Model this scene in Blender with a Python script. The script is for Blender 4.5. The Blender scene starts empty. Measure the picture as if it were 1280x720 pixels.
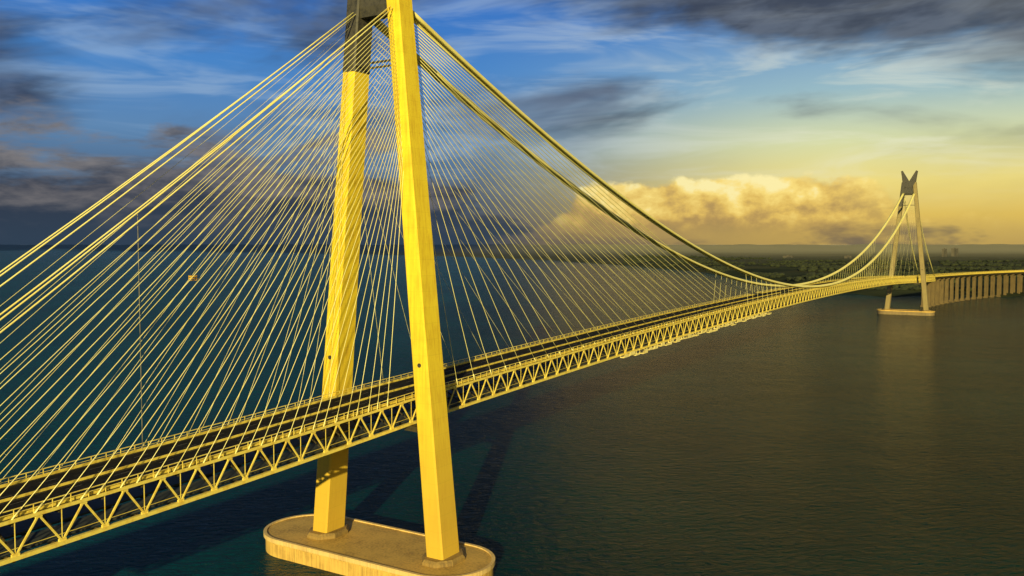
import bpy, math, random
from mathutils import Vector, Matrix, noise
random.seed(7)
sc=bpy.context.scene
# ------------------------------------------------------------------ helpers
def lin(c):
    r=[]
    for v in c[:3]:
        v=v/255.0
        r.append(v/12.92 if v<=0.04045 else ((v+0.055)/1.055)**2.4)
    return (r[0],r[1],r[2],1.0)
class NT:
    def __init__(s,nt): s.nt=nt; s.n=nt.nodes; s.l=nt.links
    def new(s,t,**k):
        n=s.n.new(t)
        for a,b in k.items(): setattr(n,a,b)
        return n
    def put(s,sock,v):
        if hasattr(v,'is_output'): s.l.new(v,sock)
        else: sock.default_value=v
    def m(s,op,a,b=None,c=None,clamp=False):
        n=s.new('ShaderNodeMath',operation=op); n.use_clamp=clamp
        s.put(n.inputs[0],a)
        if b is not None: s.put(n.inputs[1],b)
        if c is not None: s.put(n.inputs[2],c)
        return n.outputs[0]
    def ss(s,v,a,b,lo=0.0,hi=1.0):
        n=s.new('ShaderNodeMapRange',interpolation_type='SMOOTHSTEP')
        s.put(n.inputs['Value'],v); s.put(n.inputs['From Min'],a); s.put(n.inputs['From Max'],b)
        s.put(n.inputs['To Min'],lo); s.put(n.inputs['To Max'],hi)
        return n.outputs[0]
    def comb(s,x,y,z):
        n=s.new('ShaderNodeCombineXYZ')
        for i,v in enumerate((x,y,z)): s.put(n.inputs[i],v)
        return n.outputs[0]
    def noise(s,vec,scale,detail=6,rough=0.55,dist=0.0):
        n=s.new('ShaderNodeTexNoise')
        s.put(n.inputs['Vector'],vec); n.inputs['Scale'].default_value=scale
        n.inputs['Detail'].default_value=detail; n.inputs['Roughness'].default_value=rough
        n.inputs['Distortion'].default_value=dist
        return n.outputs['Fac']
    def ramp(s,f,stops,interp='LINEAR'):
        n=s.new('ShaderNodeValToRGB'); cr=n.color_ramp; cr.interpolation=interp
        while len(cr.elements)<len(stops): cr.elements.new(0.5)
        for e,(p,c) in zip(cr.elements,stops): e.position=p; e.color=c
        s.put(n.inputs[0],f); return n.outputs[0]
    def mix(s,f,a,b,mode='MIX'):
        n=s.new('ShaderNodeMix',data_type='RGBA',blend_type=mode)
        s.put(n.inputs[0],f); s.put(n.inputs[6],a); s.put(n.inputs[7],b)
        return n.outputs[2]
def new_mat(name):
    m=bpy.data.materials.new(name); m.use_nodes=True
    t=NT(m.node_tree); return m,t,m.node_tree.nodes['Principled BSDF']
# ------------------------------------------------------------------ geometry constants
H=100.0
C0=Vector((-42.7,287.7)); C1=Vector((594.0,1322.0))
DV=(C1-C0); L=DV.length; D0=DV.normalized()
ANG0=math.atan2(D0.x,D0.y)
S_ARC=L+50; R_ARC=1650.0; S_ARC2=S_ARC+900
def path(s):
    if s<=S_ARC:
        p=C0+D0*s; a=ANG0
    else:
        e=min(s,S_ARC2)-S_ARC; th=e/R_ARC
        p0=C0+D0*S_ARC
        T=Vector((D0.y,-D0.x))
        p=p0+D0*(R_ARC*math.sin(th))+T*(R_ARC*(1-math.cos(th)))
        a=ANG0+th
        if s>S_ARC2: p=p+Vector((math.sin(a),math.cos(a)))*(s-S_ARC2)
    return p,Vector((math.sin(a),math.cos(a)))
HUMP=10.5; ZD=50.5
def zd(s):
    if 0<=s<=L: return ZD+4*HUMP*(s/L)*(1-s/L)
    if s<0: return ZD-12*(1-math.exp(s*0.050/12))
    d=s-L
    return ZD-7*(1-math.exp(-d*(4*HUMP/L)/7))
def pos(s,w,z):
    p,d=path(s); return Vector((p.x+d.y*w,p.y-d.x*w,z))
HW=12.0; TD=8.6
ZW=-6.0; SIDE=190.0
# ------------------------------------------------------------------ mesh builder
class MB:
    def __init__(s): s.v=[]; s.f=[]
    def add(s,vs,fs):
        o=len(s.v); s.v+= [tuple(v) for v in vs]; s.f+=[tuple(i+o for i in f) for f in fs]
    def beam(s,p,q,w,h,up=Vector((0,0,1))):
        p=Vector(p);q=Vector(q); d=(q-p).normalized()
        if abs(d.dot(up))>0.98: up=Vector((D0.x,D0.y,0))
        a=d.cross(up).normalized(); b=a.cross(d).normalized()
        vs=[]
        for c in (p,q):
            for i,j in ((-1,-1),(1,-1),(1,1),(-1,1)): vs.append(c+a*(i*w/2)+b*(j*h/2))
        s.add(vs,[(0,1,2,3),(7,6,5,4),(0,4,5,1),(1,5,6,2),(2,6,7,3),(3,7,4,0)])
    def tube(s,pts,r,n=6):
        pts=[Vector(p) for p in pts]; vs=[];fs=[]
        for k,p in enumerate(pts):
            d=(pts[min(k+1,len(pts)-1)]-pts[max(k-1,0)]).normalized()
            up=Vector((0,0,1)) if abs(d.z)<0.98 else Vector((1,0,0))
            a=d.cross(up).normalized(); b=a.cross(d).normalized()
            for i in range(n):
                t=2*math.pi*i/n; vs.append(p+a*(math.cos(t)*r)+b*(math.sin(t)*r))
        for k in range(len(pts)-1):
            for i in range(n):
                j=(i+1)%n; fs.append((k*n+i,k*n+j,(k+1)*n+j,(k+1)*n+i))
        fs.append(tuple(range(n))[::-1]); fs.append(tuple((len(pts)-1)*n+i for i in range(n)))
        s.add(vs,fs)
    def loft(s,secs,cap=True):
        n=len(secs[0]); vs=[];fs=[]
        for c in secs: vs+=c
        for k in range(len(secs)-1):
            for i in range(n):
                j=(i+1)%n; fs.append((k*n+i,k*n+j,(k+1)*n+j,(k+1)*n+i))
        if cap:
            fs.append(tuple(range(n))[::-1]); fs.append(tuple((len(secs)-1)*n+i for i in range(n)))
        s.add(vs,fs)
    def strip(s,ss,w0,w1,z0,z1,zf=zd):
        s.loft([[pos(t,w0,zf(t)+z0),pos(t,w1,zf(t)+z0),pos(t,w1,zf(t)+z1),pos(t,w0,zf(t)+z1)] for t in ss])
WL={}
def link(o): sc.collection.objects.link(o)
def empty(name,loc,parent=None):
    o=bpy.data.objects.new(name,None); link(o); loc=Vector(loc); WL[o.name]=loc
    if parent: o.parent=parent; o.location=loc-WL[parent.name]
    else: o.location=loc
    o.empty_display_size=5
    return o
import bmesh
def mk(name,mb,mat,parent=None,smooth=False,label=None,fixn=True):
    vs=[Vector(v) for v in mb.v]
    lo=Vector((min(v.x for v in vs),min(v.y for v in vs),min(v.z for v in vs)))
    hi=Vector((max(v.x for v in vs),max(v.y for v in vs),max(v.z for v in vs)))
    org=Vector(((lo.x+hi.x)/2,(lo.y+hi.y)/2,lo.z))
    me=bpy.data.meshes.new(name); me.from_pydata([v-org for v in vs],[],mb.f)
    if fixn:
        bm=bmesh.new(); bm.from_mesh(me); bmesh.ops.recalc_face_normals(bm,faces=bm.faces); bm.to_mesh(me); bm.free()
    me.materials.append(mat)
    if smooth:
        for p in me.polygons: p.use_smooth=True
    o=bpy.data.objects.new(name,me); link(o); WL[o.name]=org
    if parent: o.parent=parent; o.location=org-WL[parent.name]
    else: o.location=org
    if label: o["label"]=label
    return o
# ------------------------------------------------------------------ materials
def concrete(name,c1,c2,rough=0.75,band=5.0,joint=0.14,tone=0.07,low=None,lowz=(26,7)):
    m,t,b=new_mat(name)
    g=t.new('ShaderNodeNewGeometry').outputs['Position']
    sx=t.new('ShaderNodeSeparateXYZ'); t.l.new(g,sx.inputs[0])
    n1=t.noise(g,0.14,5,0.6)
    n2=t.noise(t.comb(t.m('MULTIPLY',sx.outputs[0],1.2),t.m('MULTIPLY',sx.outputs[1],1.2),t.m('MULTIPLY',sx.outputs[2],0.05)),1.0,4,0.6)
    f=t.m('MULTIPLY_ADD',n2,0.6,t.m('MULTIPLY',n1,0.5))
    col=t.mix(t.ss(f,0.44,0.80),c1,c2)
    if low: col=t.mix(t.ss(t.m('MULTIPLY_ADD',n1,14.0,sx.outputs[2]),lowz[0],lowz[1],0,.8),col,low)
    fr=t.m('FRACT',t.m('DIVIDE',sx.outputs[2],band))
    j=t.m('LESS_THAN',fr,0.03)
    col=t.mix(t.m('MULTIPLY',j,joint),col,(c1[0]*.3,c1[1]*.3,c1[2]*.3,1))
    wn=t.new('ShaderNodeTexWhiteNoise',noise_dimensions='1D'); t.put(wn.inputs['W'],t.m('FLOOR',t.m('DIVIDE',sx.outputs[2],band)))
    col=t.mix(t.m('MULTIPLY',wn.outputs['Value'],tone),col,(c1[0]*.5,c1[1]*.45,c1[2]*.5,1))
    t.l.new(col,b.inputs['Base Color'])
    b.inputs['Roughness'].default_value=rough
    bp=t.new('ShaderNodeBump'); bp.inputs['Strength'].default_value=0.3; bp.inputs['Distance'].default_value=0.14
    t.l.new(t.noise(g,1.5,4,0.65),bp.inputs['Height']); t.l.new(bp.outputs[0],b.inputs['Normal'])
    return m
def paint(name,c,c2=None,rough=0.5,scale=0.6,metal=0.0):
    m,t,b=new_mat(name)
    g=t.new('ShaderNodeNewGeometry').outputs['Position']
    c2=c2 or (c[0]*.6,c[1]*.58,c[2]*.55,1)
    col=t.mix(t.ss(t.noise(g,scale,4,0.65),0.42,0.72),c,c2)
    t.l.new(col,b.inputs['Base Color']); b.inputs['Roughness'].default_value=rough; b.inputs['Metallic'].default_value=metal
    return m
M_leg=concrete('pylon_concrete',(0.97,0.75,0.035,1),(0.72,0.47,0.022,1),low=(0.66,0.41,0.05,1),tone=.07,lowz=(85,12))  # low: amber shading painted into the colour of the lower legs
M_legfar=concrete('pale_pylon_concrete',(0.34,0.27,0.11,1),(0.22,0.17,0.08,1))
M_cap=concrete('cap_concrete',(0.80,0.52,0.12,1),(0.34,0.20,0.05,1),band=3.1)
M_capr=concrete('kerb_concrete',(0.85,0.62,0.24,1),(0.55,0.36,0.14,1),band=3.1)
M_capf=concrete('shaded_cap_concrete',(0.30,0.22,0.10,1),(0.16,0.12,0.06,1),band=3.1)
M_plinth=concrete('plinth_concrete',(0.36,0.24,0.07,1),(0.15,0.10,0.04,1),band=3.1)
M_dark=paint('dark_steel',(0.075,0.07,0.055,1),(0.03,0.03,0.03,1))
M_rope=paint('rope_fibre',(0.20,0.19,0.15,1),(0.1,0.1,0.08,1))
M_truss=paint('yellow_steel',(0.97,0.80,0.17,1),(0.78,0.55,0.09,1),0.4)
M_par=paint('parapet_paint',(0.92,0.72,0.12,1),(0.52,0.36,0.05,1),0.5)
M_cable=paint('cable_sheath',(1.0,0.93,0.42,1),(0.84,0.74,0.24,1),0.35,0.04)
M_main=paint('main_cable_wrap',(1.0,0.92,0.36,1),(0.97,0.84,0.26,1),0.6,0.05)
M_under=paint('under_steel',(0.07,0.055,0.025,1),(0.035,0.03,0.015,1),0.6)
M_lower=paint('lower_deck_steel',(0.07,0.08,0.08,1),(0.04,0.05,0.05,1),0.6)
M_white=paint('lane_paint',(0.22,0.20,0.14,1),(0.11,0.10,0.07,1),0.6)
M_pier=concrete('pier_concrete',(0.19,0.135,0.05,1),(0.09,0.065,0.03,1))
M_scaf=paint('scaffold_board',(1.0,0.88,0.36,1),(0.85,0.66,0.18,1),0.6,0.5)
M_orange=paint('cradle_paint',(0.85,0.50,0.02,1),None,0.5,1.5)
m,t,b=new_mat('asphalt'); M_asph=m
g=t.new('ShaderNodeNewGeometry').outputs['Position']
t.l.new(t.mix(t.ss(t.noise(g,0.35,5,0.7),0.35,0.7),(0.012,0.012,0.012,1),(0.028,0.026,0.022,1)),b.inputs['Base Color']); b.inputs['Roughness'].default_value=0.95
b.inputs['Specular IOR Level'].default_value=0.1
# ------------------------------------------------------------------ bridge
BR=empty('cable_stayed_bridge',(C0.x,C0.y,ZW))
BR["label"]="yellow double-deck truss bridge with A-shaped concrete pylons over water"; BR["category"]="bridge"
def frange(a,b,st):
    n=max(1,int(round((b-a)/st))); return [a+(b-a)*i/n for i in range(n+1)]
S0,S1=-420.0,L+1700.0
NP=124; PL=L/NP
ssm=[i*PL for i in range(-42,NP+1)]+frange(L+PL,S1,12)
S0=ssm[0]
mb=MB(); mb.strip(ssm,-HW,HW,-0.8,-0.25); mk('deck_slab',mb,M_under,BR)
mb=MB(); mb.strip(ssm,-HW+1.3,HW-1.3,-0.25,0.0); mk('road_surface',mb,M_asph,BR)
mb=MB()
for w in (-6.6,-3.2,3.2,6.6):
    s=S0
    while s<L+700:
        mb.add([pos(s,w-.09,zd(s)+.02),pos(s,w+.09,zd(s)+.02),pos(s+4,w+.09,zd(s+4)+.02),pos(s+4,w-.09,zd(s+4)+.02)],[(0,1,2,3)])
        s+=12
for w in (-10.0,-.9,.9,10.0):
    for a,bb in zip(ssm[:-1],ssm[1:]):
        mb.add([pos(a,w-.07,zd(a)+.02),pos(a,w+.07,zd(a)+.02),pos(bb,w+.07,zd(bb)+.02),pos(bb,w-.07,zd(bb)+.02)],[(0,1,2,3)])
mk('lane_marking',mb,M_white,BR)
for sg in (-1,1):
    mb=MB(); w=sg*(HW-.9)
    mb.strip(ssm,w-.16,w+.16,-0.25,0.6)
    mk('parapet',mb,M_par,BR)
    mb=MB(); w=sg*(HW-.1)
    mb.strip(ssm,w-.10,w+.10,1.5,1.68); mb.strip(ssm,w-.05,w+.05,.75,.85)
    s=S0
    while s<L+400:
        mb.beam(pos(s,w,zd(s)-.25),pos(s,w,zd(s)+1.5),.14,.14); s+=4
    mk('railing',mb,M_truss,BR)
mb=MB(); mb.strip(ssm,-.10,.10,0.0,.6); mk('median_barrier',mb,M_par,BR)
st=[s for s in ssm if s<=L+205 and s>=-200]
for sg in (-1,1):
    mb=MB(); mb.strip(st,sg*1.2,sg*(HW-3.2),-TD+.1,-TD+.6); mk('lower_deck',mb,M_lower,BR)
def node(s,w,zoff): return pos(s,w,zd(s)+zoff)
i0,i1=-20,NP+20
for sg in (-1,1):
    mb=MB(); w=sg*HW
    st=[i*PL for i in range(i0,i1+1)]
    mb.strip(st,w-.4,w+.4,-.95,-.25)
    mb.strip(st,w-.45,w+.45,-TD-.1,-TD+.75)
    for i in range(i0,i1):
        a=i*PL; m_=a+PL/2; bb=a+PL
        mb.beam(node(a,w,-TD+.7),node(m_,w,-.95),.34,.36)
        mb.beam(node(m_,w,-.95),node(bb,w,-TD+.7),.34,.36)
        mb.beam(node(a,w,-TD+.7),node(a,w,-.95),.14,.15)
        mb.beam(node(m_-.7,w,-1.2),node(m_+.7,w,-1.2),.44,.5)
        mb.beam(node(a-.8,w,-TD+1.0),node(a+.8,w,-TD+1.0),.46,.5)
    mb.strip(st,w-.06,w+.06,-TD+2.2,-TD+2.3)
    mk('side_truss',mb,M_truss,BR)
mb=MB()
for i in range(2*i0,2*i1+1):
    s=i*PL/2
    mb.beam(node(s,-HW+.5,-1.4),node(s,HW-.5,-1.4),.4,1.1)
    if i%2==0:
        mb.beam(node(s,-HW+.5,-TD-.3),node(s,HW-.5,-TD-.3),.5,.9)
        mb.beam(node(s,-HW+.6,-TD+1),node(s,-2,-2),.3,.4); mb.beam(node(s,HW-.6,-TD+1),node(s,2,-2),.3,.4)
for w in (-8,-4,0,4,8): mb.strip([i*PL for i in range(i0,i1+1)],w-.2,w+.2,-1.8,-.9)
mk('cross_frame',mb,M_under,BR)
def girder(ss):
    mb=MB()
    mb.loft([[pos(t,-HW+.3,zd(t)-.9),pos(t,HW-.3,zd(t)-.9),pos(t,HW-3.5,zd(t)-5.5),pos(t,-HW+3.5,zd(t)-5.5)] for t in ss])
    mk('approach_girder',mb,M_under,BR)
girder([s for s in ssm if s<=i0*PL+.01]); girder([s for s in ssm if s>=i1*PL-12])
mb=MB()
st=[s for s in ssm if s>=i1*PL-6]
for w in (-HW,HW): mb.strip(st,w-.3,w+.3,-1.5,-.25)
mk('edge_fascia',mb,M_par,BR)
sp=list(frange(i1*PL-8,L+1500,31))+[-212,-258,-304,-350,-396]
for s in sp:
    mb=MB()
    dz=10.4 if L<s<i1*PL else 5.5
    for w in (-4.9,4.9):
        secs=[]
        for z,hx,hy in ((ZW-6,3.0,3.6),(ZW+2.5,3.0,3.6),(ZW+2.51,2.1,2.2),(zd(s)-dz-3.9,2.1,2.2),(zd(s)-dz-2.0,2.5,2.6)):
            secs.append([pos(s-hx,w-hy,z),pos(s+hx,w-hy,z),pos(s+hx,w+hy,z),pos(s-hx,w+hy,z)])
        mb.loft(secs)
    mb.beam(pos(s,-HW+3.5,zd(s)-dz-1.1),pos(s,HW-3.5,zd(s)-dz-1.1),4.6,1.9)
    mk('approach_pier',mb,M_pier,BR)
# ------------------------------------------------------------------ pylons
def lw(z,far=False): return (27.2-0.1030*z) if far else (24.6-0.0930*z)
def leg_dims(z):
    k=min(max(z/184,0),1); return 6.6-1.6*k, 9.6-2.0*k   # transverse, longitudinal
def pylon(sc_,lab,ML,MC,MR,far=False):
    base=pos(sc_,0,0.0)
    PY=empty('pylon',base,BR); PY["label"]=lab
    def octs(z,sg,g=0.0,c=.5):
        a,b_=leg_dims(z); wc=sg*lw(z,far); hx,hy=b_/2+g,a/2+g
        return [pos(sc_-hx+c,wc-hy,z),pos(sc_+hx-c,wc-hy,z),pos(sc_+hx,wc-hy+c,z),pos(sc_+hx,wc+hy-c,z),
                pos(sc_+hx-c,wc+hy,z),pos(sc_-hx+c,wc+hy,z),pos(sc_-hx,wc+hy-c,z),pos(sc_-hx,wc-hy+c,z)]
    for sg in (-1,1):
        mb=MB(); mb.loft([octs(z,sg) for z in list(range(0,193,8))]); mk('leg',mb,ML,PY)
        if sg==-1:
            mb=MB(); mb.loft([octs(z,sg,.12) for z in (156,160,168,176,192.2)]); mk('leg_shade_sleeve',mb,M_dark,PY)  # dark sleeve added around the upper leg to stand for shadow
        mb=MB(); hb=3.95
        prof=[(sg*.02,184),(sg*4.6,184),(sg*9.0,192.4),(sg*9.9,200),(sg*11.2,208.5),(sg*9.6,209.5),(sg*.02,193)]
        mb.loft([[pos(sc_+e,w,z) for w,z in prof] for e in (-hb,hb)]); mk('crown_fin',mb,M_dark,PY)
        mb=MB(); n=8
        mb.loft([[pos(sc_+math.cos(2*math.pi*(i+.5)/n)*r,sg*lw(0,far)+math.sin(2*math.pi*(i+.5)/n)*r*.78,z) for i in range(n)] for z,r in ((0,8.4),(.9,8.4),(1.7,7.6))])
        mk('plinth',mb,M_plinth,PY)
        mb=MB(); a,b_=leg_dims(62); wc=sg*lw(62,far)
        mb.tube([pos(sc_-b_/2-.2,wc,62),pos(sc_-b_/2+.3,wc,62)],.7,14)
        mk('hatch',mb,M_dark,PY)
    mb=MB(); secs=[]
    for z,a,b_ in ((173,6.2,5.0),(176,6.4,6.4),(184.0,5.6,6.8)):
        secs.append([pos(sc_-b_/2,-a,z),pos(sc_+b_/2,-a,z),pos(sc_+b_/2,a,z),pos(sc_-b_/2,a,z)])
    mb.loft(secs); mk('crosshead',mb,M_dark,PY)
    for e in (-3.2,3.2):
        z=158; mb=MB(); mb.beam(pos(sc_+e,-lw(z)+2.4,z),pos(sc_+e,lw(z)-2.4,z),.5,.6); mk('cross_strut',mb,M_dark,PY)
    for sg in (-1,1):
        mb=MB(); mb.beam(pos(sc_,sg*(lw(39)-1),zd(sc_)-TD-1.2),pos(sc_,sg*(HW-1.5),zd(sc_)-TD-1.0),3.2,1.6); mk('bearing_bracket',mb,M_under,PY)
    n=20; HLc,HR=(26.5,12.0) if far else (25.5,15.0)
    ext=2.5 if far else 8.0
    def cap(z,r,ex=0):
        pts=[]
        for cx,a0 in ((HLc,-90),(-HLc-ext,90)):
            for i in range(n+1):
                an=math.radians(a0+180*i/n)
                pts.append(pos(sc_+math.sin(an)*r,cx+math.cos(an)*r,z))
        return pts
    mb=MB(); mb.loft([cap(-9,HR),cap(-1.5,HR),cap(-1.4,HR+.5),cap(-.3,HR+.5),cap(0,HR+.2)])
    mk('pile_cap',mb,MC,PY)
    mb=MB(); mb.loft([cap(-1.0,HR+.7),cap(.4,HR+.7),cap(.4,HR-.4),cap(0.02,HR-.4)],cap=False); mk('kerb',mb,MR,PY)
    return PY
pylon(0,"tall concrete A-shaped pylon lit golden on a rounded pile cap",M_leg,M_cap,M_capr)
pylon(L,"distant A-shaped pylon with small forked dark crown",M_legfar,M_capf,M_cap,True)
# ------------------------------------------------------------------ cables
ZT=177.0; ZM=zd(L/2)+1.6
def wcab(s): 
    k=abs(s-L/2)/(L/2); return HW-(HW-7.6)*max(0,min(1,k))
def zmain(s): return ZM+(ZT-ZM)*((L/2-s)/(L/2))**2
for sg in (-1,1):
    for off in (-1.1,0,1.1):
        mb=MB()
        dz=(-.3,.5,-.1)[int(round(off))+1]
        def cp(s,w,z): return pos(s,w+off,z+dz)
        pts=[cp(s,sg*wcab(s),zmain(s)) for s in frange(0,L,12)]
        SD=SIDE-(off+1.1)*2.6
        ze=zd(-SD)+.5
        pre=[cp(-SD+SD*k/8,sg*(HW+(7.6-HW)*k/8),ze+(ZT-ze)*k/8-2.0*math.sin(math.pi*k/8)) for k in range(0,8)]
        zf=zd(L+SD)+.5
        post=[cp(L+SD*k/8,sg*(7.6+(HW-7.6)*k/8),ZT+(zf-ZT)*k/8-2.0*math.sin(math.pi*k/8)) for k in range(1,9)]
        mb.tube(pre+[pts[0]],.19,8)
        mb.tube(pts,.66,8); mb.tube([pts[-1]]+post,.25,6); mk('main_cable',mb,M_main,BR,smooth=True)
cnt=0
rest=MB()
def stay(sc_,s,sg,zt,r,ind):
    global cnt
    sd=1 if s>sc_ else -1
    b_=leg_dims(zt)[1]
    p=pos(sc_+sd*(b_/2-.6),sg*lw(zt),zt); q=pos(s,sg*(HW+.2),zd(s)-.4)
    n=10; pts=[]
    sag=(q-p).length*0.006
    for k in range(n+1):
        f=k/n; v=p.lerp(q,f); v.z-=sag*4*f*(1-f)*(0.6 if (q-p).length<150 else 1); pts.append(v)
    if ind:
        mb=MB(); mb.tube(pts,r,6)
        d=(p-q).normalized(); mb.tube([q,q+d*2.6],r*2.0,6)
        mk('stay_cable',mb,M_cable,BR,smooth=True); cnt+=1
    else: rest.tube(pts,r,5)
NL=36
for i in range(NL):
    s=-12-(SIDE-28)/(NL-1)*i+random.uniform(-.5,.5); zt=128+45*(i/(NL-1))**.8
    stay(0,s,1,zt,.082+.014*(i%3==0),True)
    if i%3!=1: stay(0,s,-1,zt,.056,True)
NR=32
for i in range(NR):
    s=15+10.8*i+random.uniform(-.8,.8); zt=128+45*(i/(NR-1))**.7
    stay(0,s,1,zt,.09+.05*i/NR,True)
    if i%2==0: stay(0,s,-1,zt,.05+.04*i/NR,False)
for i in range(5):
    zt=140+33*(i/4)**.7
    for sg in (-1,1): stay(L,L-30-50*i,sg,zt,.06,False)
for i in range(4):
    zt=140+33*(i/3)**.8
    for sg in (-1,1): stay(L,L+30+42*i,sg,zt,.06,False)
o=mk('stay_cable_group',rest,M_cable,BR,smooth=True,fixn=False); o["kind"]="stuff"
n=0
s=366
while s<L-200:
    for sg in (-1,1):
        mb=MB(); q=pos(s,sg*HW,zd(s)-.3); p=pos(s,sg*wcab(s),zmain(s))
        if (p-q).length>2.0 and n<100: mb.tube([p,q],.08,5); mk('hanger_cable',mb,M_cable,BR); n+=1
    s+=12
for k in range(34):
    s=160+k*7.6+random.uniform(-1.5,1.5); mb=MB(); ln=random.uniform(3.5,7.2); h=random.uniform(.3,1.5); w=HW+random.uniform(.6,1.5)
    z=zd(s)-TD-.4
    mb.beam(pos(s,w,z-h),pos(s+ln,w,zd(s+ln)-TD-.4-h),random.uniform(1.4,2.4),.3)
    for e in (0,1):
        mb.beam(pos(s+ln*e,w+1.1,z-h),pos(s+ln*e,w+1.1,z-h+1.4),.14,.14)
        mb.beam(pos(s+ln*e,w-.6,z-h),pos(s+ln*e,HW+.4,z+.9),.15,.15)
    a_,b_=random.choice(((.0,1),(.0,.6),(.35,1),(.1,.9)))
    hh=random.uniform(.8,2.6); mb.beam(pos(s+ln*a_,w+1.2,z-h+hh/2),pos(s+ln*b_,w+1.2,z-h+hh/2),.06,hh)
    mk('scaffold_platform',mb,M_scaf,BR)
# maintenance cradle hanging among the stays
cs,cw,cz=-65.5,-10.8,90.0
cr=empty('maintenance_cradle',pos(cs,cw,cz)); cr["label"]="small orange maintenance cradle hanging among stay cables"; cr["category"]="work cradle"
mb=MB(); mb.beam(pos(cs-.9,cw,cz+.2),pos(cs+.9,cw,cz+.2),1.0,.15); mk('floor',mb,M_orange,cr)
mb=MB()
for e in (-.9,.9):
    for f in (-.5,.5): mb.beam(pos(cs+e,cw+f,cz+.2),pos(cs+e,cw+f,cz+1.6),.1,.1)
for zz in (.7,1.3): 
    for f in (-.5,.5): mb.beam(pos(cs-.9,cw+f,cz+zz),pos(cs+.9,cw+f,cz+zz),.08,.3)
    for e in (-.9,.9): mb.beam(pos(cs+e,cw-.5,cz+zz),pos(cs+e,cw+.5,cz+zz),.08,.3)
mk('guard_rail',mb,M_orange,cr)
mb=MB(); mb.tube([pos(cs-.9,cw,cz+1.6),pos(cs,cw,cz+3.8),pos(cs+.9,cw,cz+1.6)],.05,5); mk('sling',mb,M_dark,cr)
mb=MB(); mb.tube([pos(-81.8,-11,zd(-81.8)),pos(-81.8,-11,108)],.11,5); mk('maintenance_rope',mb,M_rope,BR)
# ------------------------------------------------------------------ water
def plane(name,z,x0,x1,y0,y1,mat):
    mb=MB(); mb.add([(x0,y0,z),(x1,y0,z),(x1,y1,z),(x0,y1,z)],[(0,1,2,3)]); return mk(name,mb,mat)
m,t,b=new_mat('sea_water')
g=t.new('ShaderNodeNewGeometry').outputs['Position']
sx=t.new('ShaderNodeSeparateXYZ'); t.l.new(g,sx.inputs[0])
big=t.noise(g,0.004,3,0.6)
deep=t.mix(t.ss(big,0.35,0.7),(0.0005,0.018,0.020,1),(0.001,0.032,0.032,1))
shal=t.mix(t.ss(big,0.35,0.7),(0.001,0.056,0.092,1),(0.003,0.078,0.120,1))
colw=t.mix(t.ss(sx.outputs[0],30,-200),deep,shal)
t.l.new(colw,b.inputs['Base Color'])
b.inputs['IOR'].default_value=1.33; b.inputs['Roughness'].default_value=0.09
b.inputs['Specular IOR Level'].default_value=0.06
wv=t.comb(t.m('MULTIPLY_ADD',sx.outputs[1],0.35,sx.outputs[0]),t.m('MULTIPLY_ADD',sx.outputs[0],-0.35,t.m('MULTIPLY',sx.outputs[1],2.0)),0.0)
h=t.m('ADD',t.noise(wv,0.16,4,0.68,0.5),t.m('MULTIPLY',t.noise(g,0.03,2,0.5),1.2))
bp=t.new('ShaderNodeBump'); bp.inputs['Strength'].default_value=1.0; bp.inputs['Distance'].default_value=4.8
t.l.new(h,bp.inputs['Height']); t.l.new(bp.outputs[0],b.inputs['Normal'])
w=plane('water',ZW,-90000,90000,-20000,140000,m); w["kind"]="structure"
# ------------------------------------------------------------------ land
tab=[(-2500,17000),(-600,16000),(0,14000),(300,11000),(560,7600),(700,5400),(820,3900),(900,3000),(980,2420),(1030,1950),(1100,1800),(1280,1760),(1500,1600),(2600,1300)]
def shore(px):
    for (a,da),(b_,db) in zip(tab[:-1],tab[1:]):
        if a<=px<=b_:
            k=(px-a)/(b_-a); return da+(db-da)*k
    return tab[-1][1]
def hgt(x,y,e):
    r=min(1,max(0,e/400.0))
    n=noise.fractal(Vector((x/2600,y/2600,3.1)),1.0,2.0,5)
    n2=noise.fractal(Vector((x/500,y/500,7.7)),1.0,2.0,4)
    far=min(1,max(0,(y-9000)/9000))
    return ZW+ (2.5+9*r+ r*(6+7*n2) + far*(10+80*max(0,n+.1)))*min(1,e/25)
mb=MB(); NU,NV=420,70
vs=[];fs=[]
for i in range(NU+1):
    px=-2500+5100*i/NU; u=(px-640)/1100
    ds=shore(px)
    ds*=1+0.05*noise.noise(Vector((px/60,0,0)))+0.02*noise.noise(Vector((px/14,5,0)))
    for j in range(NV+1):
        k=j/NV; y=(ds-30)*((60000/(ds-30))**(k**1.25))
        x=u*y; e=y-ds
        z=hgt(x,y,e) if e>0 else ZW-3
        vs.append((x,y,z))
for i in range(NU):
    for j in range(NV):
        a=i*(NV+1)+j; fs.append((a,a+NV+1,a+NV+2,a+1))
mb.add(vs,fs)
m,t,b=new_mat('land')
g=t.new('ShaderNodeNewGeometry').outputs['Position']
sx=t.new('ShaderNodeSeparateXYZ'); t.l.new(g,sx.inputs[0])
vor=t.new('ShaderNodeTexVoronoi'); t.put(vor.inputs['Vector'],g); vor.inputs['Scale'].default_value=0.0035
vs_=t.new('ShaderNodeSeparateColor'); t.l.new(vor.outputs['Color'],vs_.inputs[0])
c=t.mix(t.ss(t.noise(g,0.004,5,0.65),.38,.62),(0.020,0.028,0.014,1),(0.052,0.062,0.026,1))
c=t.mix(t.m('MULTIPLY',t.m('GREATER_THAN',vs_.outputs[0],.78),.45),c,(0.09,0.085,0.035,1))
hazec=t.mix(t.ss(sx.outputs[0],-1500,2500),(0.020,0.055,0.15,1),(0.46,0.42,0.24,1))
c=t.mix(t.ss(sx.outputs[1],2600,12000,0,.97),c,hazec)  # distance haze painted into the land's base colour
t.l.new(c,b.inputs['Base Color']); b.inputs['Roughness'].default_value=1; b.inputs['Specular IOR Level'].default_value=0.05
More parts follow.
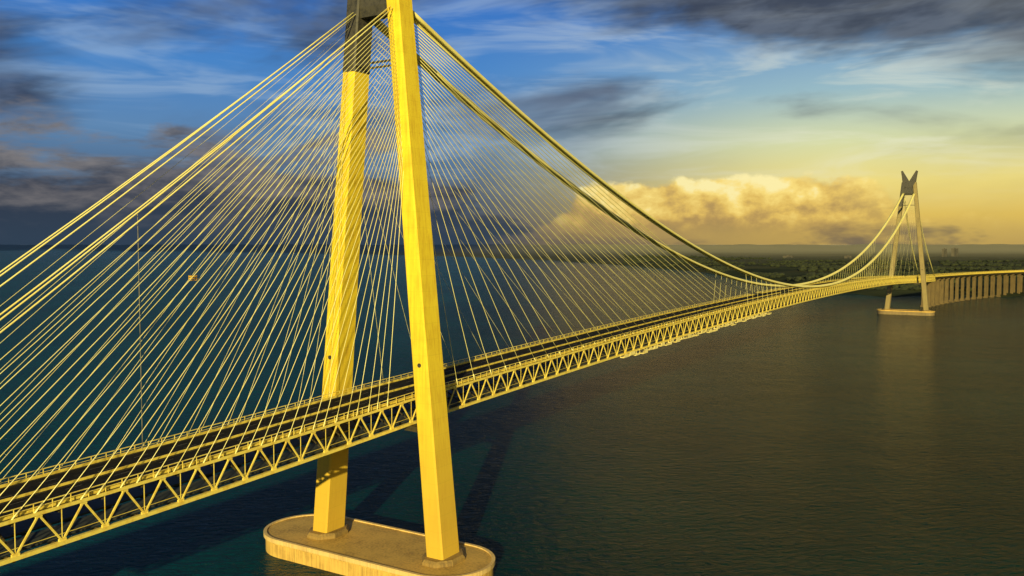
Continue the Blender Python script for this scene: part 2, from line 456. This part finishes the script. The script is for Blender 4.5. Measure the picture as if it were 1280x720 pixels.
land=mk('land',mb,m,smooth=True); land["kind"]="structure"
mb=MB()
bm=bmesh.new(); bmesh.ops.create_icosphere(bm,subdivisions=2,radius=1); ico_v=[v.co.copy() for v in bm.verts]; ico_f=[tuple(v.index for v in f.verts) for f in bm.faces]; bm.free()
cntt=0; tries=0
while cntt<3000 and tries<40000:
    tries+=1
    px=random.uniform(780,1560); u=(px-640)/1100; ds=shore(px)*(1.02)
    e=60+random.random()**1.6*2600; y=ds+e; x=u*y
    if noise.noise(Vector((x/260,y/260,1)))<0.0: continue
    z=hgt(x,y,e)
    r=random.uniform(4,9); off=Vector((random.random()*50,random.random()*50,0))
    vsl=[]
    for v in ico_v:
        q=1+.45*noise.noise(v*1.7+off)
        vsl.append((x+v.x*r*q*1.2,y+v.y*r*q*1.2,z+r*.5+v.z*r*q*.75))
    mb.add(vsl,ico_f); cntt+=1
m,t,b=new_mat('foliage')
g=t.new('ShaderNodeNewGeometry').outputs['Position']
t.l.new(t.mix(t.ss(t.noise(g,0.09,4,0.7),.35,.65),(0.014,0.022,0.010,1),(0.042,0.052,0.018,1)),b.inputs['Base Color']); b.inputs['Roughness'].default_value=1
o=mk('woodland',mb,m,fixn=False); o["kind"]="stuff"
M_b=paint('building_wall',(0.10,0.09,0.065,1),None,.8,.02)
M_win=paint('window_glass',(0.05,0.06,0.07,1),None,.2,.5)
for (px,y,wd,hh,lab) in ((1180,6200,30,58,"grey apartment block standing in flat land"),(1193,6450,44,60,"wide grey apartment block standing in flat land"),(1060,5300,40,16,"low dull industrial hall among trees"),(985,5800,60,14,"low dull industrial hall among trees")):
    x=(px-640)/1100*y; z=hgt(x,y,y-shore(px))-1
    B=empty('apartment_building' if hh>40 else 'industrial_building',(x,y,z)); B["label"]=lab; B["category"]="building"
    mb=MB(); mb.beam((x,y,z),(x,y,z+hh),wd,wd*.6); mb.beam((x,y,z+hh),(x,y,z+hh+4),wd*.3,wd*.3); mk('wall',mb,M_b,B)
    nf=max(1,int(hh/7))
    for k in range(nf):
        mb=MB(); zz=z+3+k*(hh-4)/nf
        mb.beam((x-wd*.28,y-wd*.5-.1,zz),(x+wd*.28,y-wd*.5-.1,zz),.5,1.6)
        mk('window',mb,M_win,B)
# ------------------------------------------------------------------ camera
cam=bpy.data.cameras.new('camera'); co=bpy.data.objects.new('camera',cam); link(co)
co.location=(0,0,H); P=math.atan(55/1100)
co.rotation_euler=(math.pi/2-P,0,0); cam.lens=1100/1280*36; cam.sensor_width=36; cam.clip_end=300000; cam.clip_start=1
sc.camera=co
# ------------------------------------------------------------------ sun
sl=bpy.data.lights.new('sun','SUN'); so=bpy.data.objects.new('sun',sl); link(so)
sunv=Vector((-0.10,-0.97,0.24)).normalized()
so.rotation_euler=sunv.to_track_quat('Z','Y').to_euler()
sl.energy=5.0; sl.angle=math.radians(.5); sl.color=(1.0,0.83,0.36)
# ------------------------------------------------------------------ world
W=bpy.data.worlds.new('World'); sc.world=W; W.use_nodes=True
t=NT(W.node_tree); bg=t.n['Background']
tc=t.new('ShaderNodeTexCoord').outputs['Generated']
sx=t.new('ShaderNodeSeparateXYZ'); t.l.new(tc,sx.inputs[0]); X,Y,Z=sx.outputs
el=t.m('MAXIMUM',Z,0.0)
def R(stops): return [(p,lin(c)) for p,c in stops]
e2=t.m('DIVIDE',el,0.6)
left=t.ramp(e2,R([(0,(46,62,84)),(.10,(72,92,118)),(.20,(94,136,180)),(.32,(72,134,202)),(.48,(46,108,198)),(1,(26,52,104))]))
right=t.ramp(e2,R([(0,(196,164,88)),(.05,(226,192,94)),(.11,(242,222,130)),(.18,(220,224,170)),(.27,(156,190,200)),(.40,(84,138,202)),(1,(26,52,104))]))
hx=t.ss(X,-0.10,0.36)
base=t.mix(hx,left,right)
sky=t.new('ShaderNodeTexSky',sky_type='NISHITA'); sky.sun_disc=False
sky.sun_elevation=math.asin(sunv.z); sky.sun_rotation=math.atan2(sunv.x,sunv.y)
nis=t.mix(1.0,sky.outputs[0],(0.03,0.03,0.03,1),'MULTIPLY')
base=t.mix(0.05,base,nis)
# broad grey cloud
v1=t.comb(t.m('MULTIPLY',X,1.5),t.m('MULTIPLY',Y,1.5),t.m('MULTIPLY_ADD',X,-0.6,t.m('MULTIPLY',Z,5.4)))
n1=t.noise(v1,1.9,5,0.52,0.3)
n1b=t.noise(v1,7.0,4,0.6,0.2)
nn=t.m('MULTIPLY_ADD',n1b,0.13,n1)
bias=t.m('ADD',t.ss(el,0.17,0.27,0.01,0.11),t.ss(X,-.40,-.52,0,.12))
bias=t.m('ADD',bias,t.m('MULTIPLY',t.ss(X,-0.12,0.10),t.ss(t.m('MULTIPLY_ADD',X,0.20,el),0.215,0.30,0,.22)))
cov=t.ss(t.m('ADD',nn,bias),0.555,0.77)
cov=t.m('MULTIPLY',cov,t.ss(el,0.08,0.15,0.10,1.0))
ccol=t.mix(hx,lin((50,58,78)),lin((64,69,79)))
ccol=t.mix(t.ss(n1b,.38,.68),ccol,t.mix(hx,lin((84,98,124)),lin((94,102,114))))
c=t.mix(t.m('MULTIPLY',cov,0.95),base,ccol)
n3=t.noise(t.comb(X,Y,t.m('MULTIPLY',Z,6.0)),5.0,4,0.6,0.6)
wis=t.m('MULTIPLY',t.ss(n3,.44,.68),t.ss(el,0.03,0.10))
wis=t.m('MULTIPLY',wis,t.m('SUBTRACT',1.0,t.m('MULTIPLY',cov,.85)))
c=t.mix(t.m('MULTIPLY',wis,0.42),c,t.mix(hx,lin((166,190,214)),lin((234,234,210))))
# low bank on the shaded side
vb=t.comb(X,Y,t.m('MULTIPLY',Z,3.2))
nb=t.noise(vb,6.0,5,0.6,0.3)
hl=t.m('MULTIPLY',t.ss(X,0.04,-0.14),0.11)
mb_=t.ss(t.m('ADD',t.m('SUBTRACT',hl,el),t.m('MULTIPLY',t.m('SUBTRACT',nb,.5),.30)),-0.015,0.03)
nb2=t.noise(vb,13.0,5,0.58,0.2)
lc=t.mix(t.ss(t.m('ADD',t.m('MULTIPLY',nb2,.7),t.m('MULTIPLY',el,1.6)),.32,.62),lin((46,53,68)),lin((128,122,120)))
lc=t.mix(t.ss(el,.06,0.0),lc,lin((48,64,82)))
c=t.mix(t.m('MULTIPLY',mb_,.88),c,lc)
# cumulus bank, sunlit
vc=t.comb(X,Y,t.m('MULTIPLY',Z,1.5))
def cum(v): return t.noise(v,14.0,6,0.55,0.0)
nc=cum(vc)
vo=t.new('ShaderNodeVectorMath',operation='ADD'); t.l.new(vc,vo.inputs[0]); vo.inputs[1].default_value=(0.010,0.0,0.016)
nc2=cum(vo.outputs[0])
nlow=t.noise(vc,6.5,1,.5)
hm=t.m('MULTIPLY',t.m('MULTIPLY',t.ss(X,0.0,0.12),t.ss(X,0.62,0.24)),0.082)
hm=t.m('ADD',hm,t.m('MULTIPLY',t.m('SUBTRACT',nlow,.5),.04))
cm=t.ss(t.m('ADD',t.m('SUBTRACT',hm,el),t.m('MULTIPLY',t.m('SUBTRACT',nc,.5),.078)),0.0,0.009)
cm=t.m('MULTIPLY',t.m('MULTIPLY',cm,t.ss(X,0.0,0.10)),t.ss(el,0.0,0.03,.4,1.0))
cm=t.m('MULTIPLY',cm,t.ss(X,0.46,0.32,.2,1.0))
rel=t.m('MULTIPLY',t.m('SUBTRACT',nc,nc2),2.6)
lit=t.m('ADD',t.m('ADD',rel,.56),t.m('MULTIPLY',t.m('SUBTRACT',el,.045),8.0))
cc=t.ramp(lit,R([(0,(146,122,86)),(.3,(184,150,90)),(.55,(228,190,98)),(.8,(252,222,126)),(1,(255,240,172))]))
cc=t.mix(t.ss(el,.035,.0),cc,lin((178,146,84)))
c=t.mix(t.m('MULTIPLY',cm,.9),c,cc)
t.l.new(c,bg.inputs['Color']); bg.inputs['Strength'].default_value=1.0
sc.view_settings.view_transform='Standard'; sc.view_settings.look='None'; sc.view_settings.exposure=0
